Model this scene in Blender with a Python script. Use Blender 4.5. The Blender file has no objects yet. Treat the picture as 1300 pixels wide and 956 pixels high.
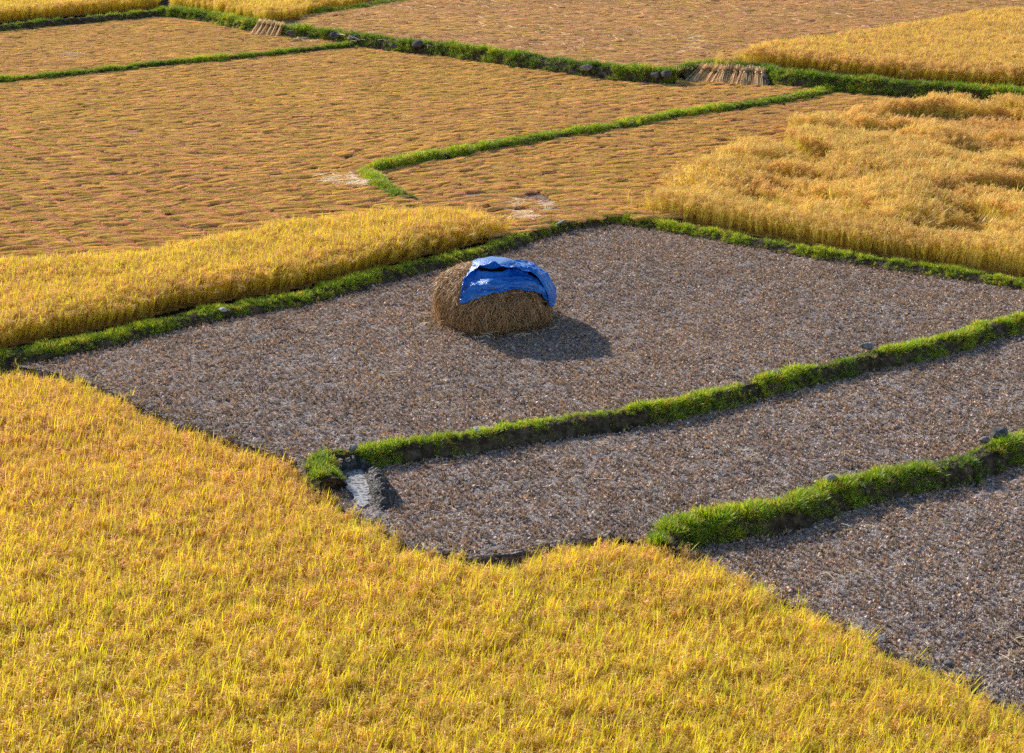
import bpy, math, random
import numpy as np
from mathutils import Vector
random.seed(7)
RNG = np.random.default_rng(11)
sc = bpy.context.scene
COL = sc.collection
R = math.radians
PI = math.pi

# ------------------------------------------------------------------ camera
W0, H0, F0 = 1300.0, 956.0, 2000.0
CAMZ = 14.0
PITCH = math.atan(723.0 / 2000.0)
cam_d = bpy.data.cameras.new("camera")
cam = bpy.data.objects.new("camera", cam_d)
COL.objects.link(cam)
cam.location = (0, 0, CAMZ)
cam.rotation_euler = (PI / 2 - PITCH, 0, 0)
cam_d.sensor_width = 36.0
cam_d.lens = 36.0 * F0 / W0
cam_d.clip_start = 0.5
cam_d.clip_end = 3000
sc.camera = cam
_FW = np.array([0, math.cos(PITCH), -math.sin(PITCH)])
_UP = np.array([0, math.sin(PITCH), math.cos(PITCH)])


def at(px, py, z=0.0):
    """ground point seen at a photograph position on the level plane z"""
    d = np.array([(px - W0 / 2) / F0, 0, 0]) + _FW + _UP * (-(py - H0 / 2) / F0)
    t = (z - CAMZ) / d[2]
    p = np.array([0, 0, CAMZ]) + d * t
    return np.array([p[0], p[1], z])


def poly(pts, z):
    return np.array([at(x, y, z)[:2] for x, y in pts])


# ------------------------------------------------------------------ numpy noise
def _hash(ix, iy, seed):
    h = (ix.astype(np.int64) * 374761393 + iy.astype(np.int64) * 668265263 + seed * 1442695041) & 0x7FFFFFFF
    h = ((h ^ (h >> 13)) * 1274126177) & 0x7FFFFFFF
    h = h ^ (h >> 16)
    return (h & 0xFFFFF) / float(0xFFFFF)


def vnoise(x, y, seed=0):
    x = np.asarray(x, float); y = np.asarray(y, float)
    ix = np.floor(x); iy = np.floor(y)
    fx = x - ix; fy = y - iy
    fx = fx * fx * (3 - 2 * fx); fy = fy * fy * (3 - 2 * fy)
    a = _hash(ix, iy, seed); b = _hash(ix + 1, iy, seed)
    c = _hash(ix, iy + 1, seed); d = _hash(ix + 1, iy + 1, seed)
    return (a * (1 - fx) + b * fx) * (1 - fy) + (c * (1 - fx) + d * fx) * fy


def fbm(x, y, s, seed=0, octv=3):
    v = 0; a = 0.5; t = 0
    for k in range(octv):
        v = v + a * vnoise(np.asarray(x) / s, np.asarray(y) / s, seed + k * 17); t += a
        a *= 0.5; s *= 0.5
    return v / t


def inside(P, pg):
    x, y = P[:, 0], P[:, 1]
    r = np.zeros(len(P), bool)
    n = len(pg); j = n - 1
    for i in range(n):
        xi, yi = pg[i]; xj, yj = pg[j]
        c = ((yi > y) != (yj > y))
        with np.errstate(divide='ignore', invalid='ignore'):
            xx = (xj - xi) * (y - yi) / (yj - yi + 1e-12) + xi
        r ^= c & (x < xx)
        j = i
    return r


def dist_poly(P, line):
    """distance from points to an open polyline"""
    best = np.full(len(P), 1e9)
    for a, b in zip(line[:-1], line[1:]):
        ab = b - a; L = ab @ ab + 1e-9
        t = np.clip(((P - a) @ ab) / L, 0, 1)
        q = a + t[:, None] * ab
        best = np.minimum(best, np.hypot(*(P - q).T))
    return best


def smooth_line(pts, step):
    """Catmull-Rom resample of a 2-D/3-D polyline"""
    P = np.asarray(pts, float)
    E = np.vstack([2 * P[0] - P[1], P, 2 * P[-1] - P[-2]])
    out = []
    for i in range(1, len(E) - 2):
        p0, p1, p2, p3 = E[i - 1], E[i], E[i + 1], E[i + 2]
        n = max(2, int(np.linalg.norm(p2 - p1) / step))
        for k in range(n):
            t = k / n
            out.append(0.5 * ((2 * p1) + (-p0 + p2) * t + (2 * p0 - 5 * p1 + 4 * p2 - p3) * t * t + (-p0 + 3 * p1 - 3 * p2 + p3) * t ** 3))
    out.append(P[-1])
    return np.array(out)


# ------------------------------------------------------------------ materials
def srgb(r, g, b):
    f = lambda c: (c / 255 / 12.92) if c / 255 <= 0.04045 else ((c / 255 + 0.055) / 1.055) ** 2.4
    return (f(r), f(g), f(b))


def new_mat(name):
    m = bpy.data.materials.new(name); m.use_nodes = True
    nt = m.node_tree; nt.nodes.clear()
    out = nt.nodes.new("ShaderNodeOutputMaterial")
    return m, nt, out


def N(nt, kind, **kw):
    n = nt.nodes.new(kind)
    for k, v in kw.items():
        if k in ("operation", "blend_type", "data_type", "attribute_name", "attribute_type", "noise_dimensions", "feature", "clamp"):
            setattr(n, k, v)
        else:
            n.inputs[k].default_value = v
    return n


def plant_mat(name, mulA, mulB, transl=0.4, gloss=0.06, patch=9.0):
    """leaf material: vertex colour, per-plant tone and brightness, light passing through the blade"""
    m, nt, out = new_mat(name)
    L = nt.links.new
    col = N(nt, "ShaderNodeAttribute", attribute_name="Col")
    tone = N(nt, "ShaderNodeAttribute", attribute_name="tone", attribute_type='INSTANCER')
    mix = nt.nodes.new("ShaderNodeMix"); mix.data_type = 'RGBA'
    mix.inputs[6].default_value = (*mulA, 1); mix.inputs[7].default_value = (*mulB, 1)
    L(tone.outputs["Fac"], mix.inputs[0])
    info = nt.nodes.new("ShaderNodeObjectInfo")
    br = nt.nodes.new("ShaderNodeMapRange")
    br.inputs[3].default_value = 0.88; br.inputs[4].default_value = 1.28
    L(info.outputs["Random"], br.inputs[0])
    m1 = nt.nodes.new("ShaderNodeMix"); m1.data_type = 'RGBA'; m1.blend_type = 'MULTIPLY'; m1.inputs[0].default_value = 1
    L(col.outputs["Color"], m1.inputs[6]); L(mix.outputs[2], m1.inputs[7])
    m2 = nt.nodes.new("ShaderNodeVectorMath"); m2.operation = 'SCALE'
    L(m1.outputs[2], m2.inputs[0]); L(br.outputs[0], m2.inputs["Scale"])
    d = nt.nodes.new("ShaderNodeBsdfDiffuse"); t = nt.nodes.new("ShaderNodeBsdfTranslucent")
    L(m2.outputs[0], d.inputs[0]); L(m2.outputs[0], t.inputs[0])
    ms = nt.nodes.new("ShaderNodeMixShader"); ms.inputs[0].default_value = transl
    L(d.outputs[0], ms.inputs[1]); L(t.outputs[0], ms.inputs[2])
    g = nt.nodes.new("ShaderNodeBsdfGlossy"); g.inputs["Roughness"].default_value = 0.45
    g.inputs[0].default_value = (1, 0.95, 0.85, 1)
    mg = nt.nodes.new("ShaderNodeMixShader"); mg.inputs[0].default_value = gloss
    L(ms.outputs[0], mg.inputs[1]); L(g.outputs[0], mg.inputs[2])
    L(mg.outputs[0], out.inputs[0])
    return m


def soil_mat(name, dark, mid, pale, scale=6.0, bump=0.6, rough=0.95, patch=None):
    m, nt, out = new_mat(name)
    L = nt.links.new
    geo = nt.nodes.new("ShaderNodeNewGeometry")
    n1 = N(nt, "ShaderNodeTexNoise", Scale=scale, Detail=6.0, Roughness=0.65)
    n2 = N(nt, "ShaderNodeTexNoise", Scale=0.45, Detail=3.0)
    n3 = N(nt, "ShaderNodeTexVoronoi", Scale=scale * 2.2)
    for n in (n1, n2, n3): L(geo.outputs["Position"], n.inputs["Vector"])
    ramp = nt.nodes.new("ShaderNodeValToRGB")
    e = ramp.color_ramp.elements
    e[0].position = 0.34; e[0].color = (*dark, 1)
    e[1].position = 0.64; e[1].color = (*pale, 1)
    k = e.new(0.48); k.color = (*mid, 1)
    ad = nt.nodes.new("ShaderNodeMath"); ad.operation = 'MULTIPLY_ADD'
    ad.inputs[1].default_value = 0.16; L(n2.outputs[0], ad.inputs[0])
    sb = nt.nodes.new("ShaderNodeMath"); sb.operation = 'SUBTRACT'; sb.inputs[1].default_value = 0.08
    L(n1.outputs[0], sb.inputs[0]); L(sb.outputs[0], ad.inputs[2])
    L(ad.outputs[0], ramp.inputs[0])
    bs = nt.nodes.new("ShaderNodeBsdfPrincipled"); bs.inputs["Roughness"].default_value = rough
    bs.inputs["Specular IOR Level"].default_value = 0.25
    L(ramp.outputs[0], bs.inputs["Base Color"])
    bp = nt.nodes.new("ShaderNodeBump"); bp.inputs["Strength"].default_value = bump; bp.inputs["Distance"].default_value = 0.05
    mm = nt.nodes.new("ShaderNodeMath"); mm.operation = 'ADD'
    L(n1.outputs[0], mm.inputs[0]); L(n3.outputs["Distance"], mm.inputs[1])
    L(mm.outputs[0], bp.inputs["Height"]); L(bp.outputs[0], bs.inputs["Normal"])
    L(bs.outputs[0], out.inputs[0])
    return m


M_RICE = plant_mat("ripe_rice", (1.09, 1.03, 0.97), (1.08, 1.19, 0.68), 0.5, 0.05)
M_PALERICE = plant_mat("pale_rice", (0.96, 0.93, 0.72), (1.14, 1.18, 0.80), 0.45, 0.06)
M_GRASS = plant_mat("bund_grass", (0.95, 1.0, 0.9), (2.3, 1.85, 1.0), 0.5)
M_STRAW = plant_mat("cut_straw", (1.38, 1.26, 1.36), (1.40, 1.38, 1.14), 0.28)
M_STUB = plant_mat("rice_stubble", (0.92, 0.90, 0.92), (1.6, 1.46, 1.28), 0.2, 0.03)
M_MUD = soil_mat("dry_mud", srgb(98, 83, 77), srgb(166, 149, 140), srgb(220, 204, 196), 14.0, 1.0)
M_BANK = soil_mat("bund_earth", srgb(50, 40, 28), srgb(78, 64, 46), srgb(112, 96, 76), 5.0, 0.9)
M_BANKMUD = soil_mat("crumbling_bank", srgb(70, 58, 50), srgb(118, 102, 92), srgb(184, 168, 158), 6.0, 1.0)
M_FIELD = soil_mat("harvested_soil", srgb(104, 78, 64), srgb(150, 118, 98), srgb(184, 152, 132), 5.0, 0.8)
M_RICESOIL = soil_mat("rice_soil", srgb(90, 74, 34), srgb(130, 108, 48), srgb(160, 132, 64), 4.0, 0.6)
M_GROUND = soil_mat("far_ground", srgb(96, 76, 50), srgb(140, 110, 70), srgb(170, 138, 92), 0.5, 0.3)
M_STONE = soil_mat("grey_stone", srgb(98, 94, 92), srgb(140, 135, 132), srgb(178, 172, 168), 9.0, 0.7)
M_DARKSTONE = soil_mat("dark_stone", srgb(58, 56, 58), srgb(88, 84, 86), srgb(122, 118, 118), 7.0, 0.7)
M_PALESTONE = soil_mat("pale_stone", srgb(170, 162, 156), srgb(200, 194, 190), srgb(222, 218, 214), 9.0, 0.4)
M_WETMUD = soil_mat("wet_mud", srgb(46, 42, 40), srgb(84, 78, 74), srgb(136, 128, 122), 9.0, 1.0, 0.6)
M_HAY = soil_mat("hay_core", srgb(70, 50, 30), srgb(108, 80, 50), srgb(140, 108, 70), 14.0, 1.0)


# ------------------------------------------------------------------ mesh building
class MB:
    def __init__(s):
        s.v = []; s.f = []; s.c = []; s.n = 0

    def add(s, V, Fc, C):
        V = np.asarray(V, float)
        s.v.append(V)
        s.f += [tuple(int(i) + s.n for i in q) for q in Fc]
        C = np.asarray(C, float)
        if C.ndim == 1: C = np.tile(C, (len(V), 1))
        s.c.append(C); s.n += len(V)

    def ribbon(s, P, w, side, col):
        """flat tapering blade along P; col one colour or one per point"""
        P = np.asarray(P, float); w = np.asarray(w, float)[:, None]
        side = np.asarray(side, float)
        A = P - side * w / 2; B = P + side * w / 2
        n = len(P)
        V = np.empty((2 * n, 3)); V[0::2] = A; V[1::2] = B
        Fc = [(2 * i, 2 * i + 1, 2 * i + 3, 2 * i + 2) for i in range(n - 1)]
        C = np.asarray(col, float)
        if C.ndim == 2: C = np.repeat(C, 2, axis=0)
        s.add(V, Fc, C)

    def mesh(s, name, mat):
        me = bpy.data.meshes.new(name)
        V = np.vstack(s.v); C = np.vstack(s.c)
        me.from_pydata(V.tolist(), [], s.f)
        a = me.color_attributes.new("Col", 'FLOAT_COLOR', 'POINT')
        a.data.foreach_set("color", np.hstack([C, np.ones((len(C), 1))]).astype(np.float32).ravel())
        me.materials.append(mat)
        me.update()
        return me

    def build(s, name, mat, parent=None, loc=(0, 0, 0), smooth=False):
        me = s.mesh(name, mat)
        if smooth: me.polygons.foreach_set("use_smooth", [True] * len(me.polygons))
        return link(name, me, parent, loc)


def link(name, me, parent=None, loc=(0, 0, 0)):
    o = bpy.data.objects.new(name, me); COL.objects.link(o)
    o.location = loc
    if parent is not None: o.parent = parent
    return o


def tag(o, label=None, cat=None, group=None, kind=None):
    if label: o["label"] = label
    if cat: o["category"] = cat
    if group: o["group"] = group
    if kind: o["kind"] = kind
    return o


def vary(c, amt, warm=0.0):
    k = 1 + random.uniform(-amt, amt)
    return np.array([c[0] * k * (1 + random.uniform(-warm, warm)), c[1] * k, c[2] * k])


def blade(mb, base, az, tilt, L, w, droop, col, segs=4, tipcol=None, roll=None):
    """arching leaf: starts at tilt from vertical and bends over by droop"""
    h = np.array([math.cos(az), math.sin(az), 0])
    P = [np.asarray(base, float)]
    for k in range(segs):
        a = tilt + droop * ((k + 0.5) / segs) ** 1.6
        P.append(P[-1] + (h * math.sin(a) + np.array([0, 0, 1]) * math.cos(a)) * L / segs)
    r = az + PI / 2 + (random.uniform(-1.2, 1.2) if roll is None else roll)
    side = np.array([math.cos(r), math.sin(r), 0])
    t = np.linspace(0, 1, segs + 1)
    ww = w * np.minimum(1, (0.55 + 1.1 * t)) * np.clip((1 - t) * 2.2, 0.06, 1)
    c = np.asarray(col)
    if tipcol is not None:
        c = c[None] * (1 - t[:, None]) + np.asarray(tipcol)[None] * t[:, None]
    mb.ribbon(P, ww, side, c)
    return P


def panicle(mb, p, az, tilt, L, col, n=14, spread=0.022, gl=0.042, gw=0.015):
    """drooping rice ear: a bent spine carrying grains"""
    h = np.array([math.cos(az), math.sin(az), 0]); up = np.array([0, 0, 1.0])
    P = [np.asarray(p, float)]
    segs = 5
    for k in range(segs):
        a = tilt + 2.0 * ((k + 0.5) / segs)
        P.append(P[-1] + (h * math.sin(a) + up * math.cos(a)) * L / segs)
    P = np.array(P)
    sd = np.array([-h[1], h[0], 0])
    mb.ribbon(P, [0.006, .012, .016, .016, .012, .004], sd, np.asarray(col) * 0.85)
    for k in range(n):
        t = random.uniform(0.12, 1.0) * segs
        i = min(int(t), segs - 1); f = t - i
        q = P[i] * (1 - f) + P[i + 1] * f + np.array([random.gauss(0, spread), random.gauss(0, spread), random.gauss(0, spread) - 0.008])
        d = (P[i + 1] - P[i]); d = d / np.linalg.norm(d) + np.array([random.gauss(0, .35), random.gauss(0, .35), random.gauss(0, .35) - .3])
        d /= np.linalg.norm(d)
        s = np.cross(d, [random.gauss(0, 1), random.gauss(0, 1), random.gauss(0, 1)]); s /= np.linalg.norm(s) + 1e-6
        g = gl * random.uniform(.7, 1.25)
        V = [q - d * g / 2, q + s * gw / 2, q + d * g / 2, q - s * gw / 2]
        mb.add(V, [(0, 1, 2, 3)], vary(col, .18, .05))


# ------------------------------------------------------------------ prototypes (one source mesh per variant)
def protos(name, n, fn, mat):
    c = bpy.data.collections.new(name)
    for k in range(n):
        mb = MB(); fn(mb, k)
        o = bpy.data.objects.new(f"{name}_{k:02d}", mb.mesh(f"{name}_{k:02d}", mat))
        c.objects.link(o)
    return c


C_EAR = srgb(248, 206, 146); C_EAR2 = srgb(240, 190, 136); C_LEAF = srgb(252, 228, 62); C_STEM = srgb(232, 204, 84); C_OLIVE = srgb(206, 200, 66)


def rice_clump(mb, k, ears=7, leaves=15, H=0.66, lean=0.10, leafw=0.0145):
    for i in range(ears):
        az = random.uniform(0, 2 * PI); t = abs(random.gauss(0, .12)) + .02
        b = [random.gauss(0, .035), random.gauss(0, .035), 0]
        # whole field leans a little towards +x
        P = blade(mb, b, az, t, H * random.uniform(.88, 1.08), .009, .12, np.array(C_STEM) * .7, 3, np.array(C_STEM), None)
        az2 = random.gauss(-.2, .9) if random.random() < .75 else random.uniform(0, 2 * PI)
        panicle(mb, P[-1], az2, .25, random.uniform(.17, .25), vary(random.choice([C_EAR, C_EAR, C_EAR2]), .15, .05))
    for i in range(leaves):
        az = random.uniform(0, 2 * PI) if random.random() < .45 else random.gauss(0.0, .8)
        z0 = (random.uniform(.32, .62) if i % 3 else random.uniform(.02, .35)) * H / .66
        c = vary(C_LEAF if random.random() < .75 else C_OLIVE, .15, .05)
        blade(mb, [random.gauss(0, .05), random.gauss(0, .05), z0], az, random.uniform(.03, .3), random.uniform(.26, .46), leafw * random.uniform(.8, 1.3), random.uniform(.05, .7), c * .9, 4, c)


def rice_far(mb, k):
    rice_clump(mb, k, 12, 5, .68, leafw=.016)


def rice_pale(mb, k):
    """longer, paler stalks of the storm-flattened rice"""
    global C_LEAF, C_OLIVE
    keep = C_LEAF, C_OLIVE
    C_LEAF, C_OLIVE = srgb(250, 226, 112), srgb(196, 184, 80)
    rice_clump(mb, k, 8, 13, .86, leafw=.017)
    C_LEAF, C_OLIVE = keep


def cut_bunch(mb, k, pale=0.0):
    """handful of cut rice laid flat, ears at +x"""
    S = [srgb(216, 184, 106), srgb(198, 174, 92), srgb(226, 192, 126), srgb(176, 158, 84), srgb(158, 146, 74)]
    for i in range(15):
        a = random.gauss(0, .09); y0 = random.gauss(0, .07); L = random.uniform(.5, .72)
        z0 = random.uniform(.03, .13)
        h = np.array([math.cos(a), math.sin(a), 0])
        P = np.array([[-.35, y0, z0 + random.uniform(-.02, .02)], [-.35 + L * .5 * h[0], y0 + L * .5 * h[1], z0 + random.uniform(.0, .05)], [-.35 + L * h[0], y0 + L * h[1], z0 + random.uniform(-.03, .02)]])
        c = vary(random.choice(S), .25, .08)
        if random.random() < .12 + pale: c = np.array(srgb(214, 186, 140)) * random.uniform(.8, 1.05)
        th = random.uniform(.5, 2.6)
        mb.ribbon(P, [.012, .014, .010], [0, math.cos(th), math.sin(th)], c)
    for i in range(9):
        a = random.gauss(0, .28)
        q = np.array([.24 + random.uniform(-.1, .08), random.gauss(0, .085), random.uniform(.05, .13)])
        ec = vary(random.choice([srgb(216, 166, 134), srgb(200, 150, 128), srgb(224, 178, 138)]), .2, .05)
        for g in range(13):
            p = q + np.array([random.uniform(-.06, .12), random.gauss(0, .02), random.gauss(0, .02)])
            p[1] += (p[0] - q[0]) * math.tan(a)
            d = np.array([1, random.gauss(a, .5), random.gauss(-.15, .5)]); d /= np.linalg.norm(d)
            s = np.cross(d, [random.gauss(0, 1), random.gauss(0, 1), random.gauss(0, 1)]); s /= np.linalg.norm(s) + 1e-6
            gl = .036 * random.uniform(.7, 1.2)
            mb.add([p - d * gl / 2, p + s * .007, p + d * gl / 2, p - s * .007], [(0, 1, 2, 3)], vary(ec, .3, .05))


def cut_bunch_pale(mb, k): cut_bunch(mb, k, .2)


def grass_tuft(mb, k):
    G = [srgb(128, 166, 30), srgb(104, 150, 26), srgb(150, 178, 40), srgb(84, 130, 28), srgb(176, 184, 66)]
    for i in range(38):
        az = random.uniform(0, 2 * PI); r = abs(random.gauss(0, .06))
        c = vary(random.choice(G), .2, .1)
        if random.random() < (.5 if k >= 7 else .05): c = vary(random.choice([srgb(176, 148, 84), srgb(150, 128, 70), srgb(196, 172, 110)]), .2)
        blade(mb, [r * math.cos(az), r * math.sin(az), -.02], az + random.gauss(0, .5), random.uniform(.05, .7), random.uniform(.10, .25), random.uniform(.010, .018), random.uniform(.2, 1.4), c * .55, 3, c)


def stubble_tuft(mb, k):
    S = [srgb(186, 162, 132), srgb(166, 142, 116), srgb(196, 166, 124), srgb(150, 132, 116), srgb(220, 200, 170), srgb(176, 136, 98)]
    for i in range(9):
        az = random.uniform(0, 2 * PI); r = abs(random.gauss(0, .018))
        c = vary(random.choice(S), .25, .06)
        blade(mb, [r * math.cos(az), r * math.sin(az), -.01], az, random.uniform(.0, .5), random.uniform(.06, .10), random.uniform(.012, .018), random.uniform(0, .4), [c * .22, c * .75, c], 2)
    for i in range(2):
        a = random.uniform(0, 2 * PI); q = np.array([random.gauss(0, .05), random.gauss(0, .05), random.uniform(.01, .03)])
        d = np.array([math.cos(a), math.sin(a), random.gauss(0, .12)]) * random.uniform(.03, .07)
        th = random.uniform(0, PI)
        mb.ribbon([q - d, q + d * .2, q + d], [.008, .012, .006], np.array([-math.sin(a) * math.cos(th), math.cos(a) * math.cos(th), math.sin(th)]), vary(random.choice(S), .3, .05))
    # a crumb of dry mud raised around the root
    for i in range(3):
        a = random.uniform(0, 2 * PI); q = np.array([random.gauss(0, .06), random.gauss(0, .06), .0]); s = random.uniform(.014, .038)
        c = vary(random.choice([srgb(150, 132, 124), srgb(190, 172, 164), srgb(214, 198, 190)]), .15)
        V = [q + s * np.array([math.cos(a + j * PI / 2) * random.uniform(.8, 1.3), math.sin(a + j * PI / 2) * random.uniform(.8, 1.3), 0]) for j in range(4)] + [q + s * np.array([random.gauss(0, .3), random.gauss(0, .3), random.uniform(.6, 1.1)])]
        mb.add(V, [(0, 1, 4), (1, 2, 4), (2, 3, 4), (3, 0, 4)], c)


def straw_scrap(mb, k):
    """a few loose pale stalks"""
    for i in range(4):
        a = random.gauss(.4, .7); q = np.array([random.gauss(0, .12), random.gauss(0, .12), random.uniform(.02, .1)])
        d = np.array([math.cos(a), math.sin(a), random.gauss(0, .1)]) * random.uniform(.08, .3)
        th = random.uniform(.2, PI - .2)
        c = vary(random.choice([srgb(222, 206, 180), srgb(206, 180, 140), srgb(236, 226, 208)]), .1)
        mb.ribbon([q - d, q + [0, 0, .02], q + d], [.012, .016, .010], np.array([-math.sin(a) * math.cos(th), math.cos(a) * math.cos(th), math.sin(th)]), c)


PR_RICE = protos("rice_source", 10, rice_clump, M_RICE)
PR_FAR = protos("far_rice_source", 6, rice_far, M_PALERICE)
PR_PALE = protos("pale_rice_source", 8, rice_pale, M_PALERICE)
PR_CUT = protos("cut_rice_source", 10, cut_bunch, M_STRAW)
PR_CUTP = protos("pale_cut_rice_source", 8, cut_bunch_pale, M_STRAW)
PR_GRASS = protos("grass_source", 8, grass_tuft, M_GRASS)
PR_STUB = protos("stubble_source", 12, stubble_tuft, M_STUB)
PR_SCRAP = protos("straw_scrap_source", 6, straw_scrap, M_STRAW)

_groups = {}


def scatter_group(coll):
    if coll.name in _groups: return _groups[coll.name]
    ng = bpy.data.node_groups.new("scatter_" + coll.name, 'GeometryNodeTree')
    ng.interface.new_socket("Geometry", in_out='INPUT', socket_type='NodeSocketGeometry')
    ng.interface.new_socket("Geometry", in_out='OUTPUT', socket_type='NodeSocketGeometry')
    gi = ng.nodes.new("NodeGroupInput"); go = ng.nodes.new("NodeGroupOutput")
    ci = ng.nodes.new("GeometryNodeCollectionInfo"); ci.inputs[0].default_value = coll
    ci.inputs["Separate Children"].default_value = True; ci.inputs["Reset Children"].default_value = True
    ip = ng.nodes.new("GeometryNodeInstanceOnPoints"); ip.inputs["Pick Instance"].default_value = True

    def att(n, t):
        a = ng.nodes.new("GeometryNodeInputNamedAttribute"); a.data_type = t; a.inputs[0].default_value = n
        return a.outputs[0]
    e2r = ng.nodes.new("FunctionNodeEulerToRotation")
    L = ng.links.new
    L(gi.outputs[0], ip.inputs["Points"]); L(ci.outputs[0], ip.inputs["Instance"])
    L(att("idx", 'INT'), ip.inputs["Instance Index"])
    L(att("rot", 'FLOAT_VECTOR'), e2r.inputs[0]); L(e2r.outputs[0], ip.inputs["Rotation"])
    L(att("scl", 'FLOAT_VECTOR'), ip.inputs["Scale"])
    L(ip.outputs[0], go.inputs[0])
    _groups[coll.name] = ng
    return ng


def scatter(name, coll, P, rot, scl, tone, parent=None, loc=(0, 0, 0)):
    """one object of uncountable plants standing at points P"""
    n = len(P)
    me = bpy.data.meshes.new(name)
    me.vertices.add(n)
    me.vertices.foreach_set("co", np.asarray(P, np.float32).ravel())
    a = me.attributes.new("rot", 'FLOAT_VECTOR', 'POINT'); a.data.foreach_set("vector", np.asarray(rot, np.float32).ravel())
    scl = np.asarray(scl, np.float32)
    if scl.ndim == 1: scl = np.repeat(scl[:, None], 3, 1)
    a = me.attributes.new("scl", 'FLOAT_VECTOR', 'POINT'); a.data.foreach_set("vector", scl.ravel())
    a = me.attributes.new("tone", 'FLOAT', 'POINT'); a.data.foreach_set("value", np.clip(tone, 0, 1).astype(np.float32))
    a = me.attributes.new("idx", 'INT', 'POINT'); a.data.foreach_set("value", RNG.integers(0, len(coll.objects), n).astype(np.int32))
    me.update()
    o = link(name, me, parent, loc)
    md = o.modifiers.new("scatter", 'NODES'); md.node_group = scatter_group(coll)
    return o


def jgrid(pg, step, jit=.45, ang=0.0):
    """jittered planting grid inside a polygon"""
    c, s = math.cos(ang), math.sin(ang)
    Q = pg @ np.array([[c, -s], [s, c]])
    x0, y0 = Q.min(0); x1, y1 = Q.max(0)
    X, Y = np.meshgrid(np.arange(x0, x1, step), np.arange(y0, y1, step))
    P = np.stack([X.ravel(), Y.ravel()], 1) + RNG.uniform(-jit, jit, (X.size, 2)) * step
    P = P @ np.array([[c, s], [-s, c]])
    return P[inside(P, pg)]


def tilt_rot(az, tilt, spin):
    """Euler XYZ that spins a plant about its axis then tips it towards azimuth az (arrays)"""
    # R = Rz(az) Ry(tilt) Rz(spin-az)
    a, t, b = az, tilt, spin - az
    ca, sa, ct, st, cb, sb = np.cos(a), np.sin(a), np.cos(t), np.sin(t), np.cos(b), np.sin(b)
    R00 = ca * ct * cb - sa * sb
    R10 = sa * ct * cb + ca * sb
    R20 = -st * cb
    R21 = st * sb
    R22 = ct
    return np.stack([np.arctan2(R21, R22), np.arcsin(np.clip(-R20, -1, 1)), np.arctan2(R10, R00)], 1)


# ------------------------------------------------------------------ fields
def field(name, pg, z, step, amp, mat, seed, nscale=.5):
    """level field sheet with rough surface, one grid clipped to its outline"""
    if callable(z): zf = z
    else: zf = lambda x, y: z
    x0, y0 = pg.min(0); x1, y1 = pg.max(0)
    xs = np.arange(x0, x1 + step, step); ys = np.arange(y0, y1 + step, step)
    X, Y = np.meshgrid(xs, ys)
    ctr = np.stack([X[:-1, :-1].ravel() + step / 2, Y[:-1, :-1].ravel() + step / 2], 1)
    keep = inside(ctr, pg)
    nx = len(xs)
    I, J = np.meshgrid(np.arange(nx - 1), np.arange(len(ys) - 1))
    b = (J * nx + I).ravel()[keep]
    Q = np.stack([b, b + 1, b + nx + 1, b + nx], 1)
    used, inv = np.unique(Q, return_inverse=True)
    Q = inv.reshape(Q.shape)
    x = X.ravel()[used]; y = Y.ravel()[used]
    zz = zf(x, y) + amp * (fbm(x, y, nscale, seed, 3) - .5) * 2 + (2.6 * amp if mat is M_MUD else amp) * (fbm(x, y, .14, seed + 5, 2) - .5)
    me = bpy.data.meshes.new(name)
    c0 = np.array([x.mean(), y.mean(), 0])
    V = np.stack([x, y, zz], 1) - c0
    me.vertices.add(len(V)); me.vertices.foreach_set("co", V.astype(np.float32).ravel())
    me.loops.add(Q.size); me.loops.foreach_set("vertex_index", Q.ravel().astype(np.int32))
    me.polygons.add(len(Q)); me.polygons.foreach_set("loop_start", np.arange(0, Q.size, 4, dtype=np.int32))
    me.update(calc_edges=True); me.validate()
    me.polygons.foreach_set("use_smooth", [True] * len(me.polygons))
    me.materials.append(mat)
    o = link(name, me, None, tuple(c0))
    return tag(o, kind="structure")


# photograph outlines of the bunds (left to right)
BA = [(-150, 478), (-60, 463), (0, 450), (60, 440), (140, 424), (230, 401), (300, 388), (380, 374), (450, 354), (540, 332), (600, 319), (640, 306), (680, 291), (730, 280), (775, 274)]
BB = [(775, 274), (850, 284), (900, 293), (960, 304), (1040, 318), (1120, 330), (1200, 342), (1300, 357), (1380, 370), (1450, 381)]
BC = [(398, 582), (430, 574), (480, 568), (560, 557), (640, 546), (720, 533), (800, 521), (870, 508), (940, 491), (1000, 474), (1080, 456), (1140, 444), (1200, 430), (1260, 412), (1300, 402), (1380, 382), (1450, 366)]
BD = [(842, 690), (858, 668), (900, 656), (960, 650), (1010, 637), (1060, 620), (1110, 606), (1150, 598), (1210, 588), (1250, 573), (1300, 557), (1380, 528), (1450, 505)]
BE = [(520, 251), (500, 242), (478, 228), (466, 217), (472, 213), (500, 206), (560, 195), (620, 184), (680, 174), (750, 163), (800, 155), (850, 145), (900, 138), (980, 127), (1045, 115), (1066, 107), (1064, 101)]
BF1 = [(205, 11), (260, 17), (330, 31), (380, 37), (440, 43), (500, 51), (560, 57), (620, 65), (680, 73), (740, 81), (800, 88), (860, 91)]
BF2 = [(860, 88), (900, 81), (960, 84), (1000, 93), (1060, 98), (1120, 103), (1200, 110), (1280, 115), (1370, 121), (1450, 126)]
BG = [(-150, 116), (-60, 106), (0, 100), (60, 95), (140, 87), (200, 80), (270, 74), (350, 66), (410, 60), (447, 56)]
BH = [(385, 17), (410, 14), (440, 11), (490, 3), (540, -8), (620, -25)]
BTL = [(-150, 48), (-60, 38), (0, 32), (60, 26), (130, 20), (205, 13)]
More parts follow.
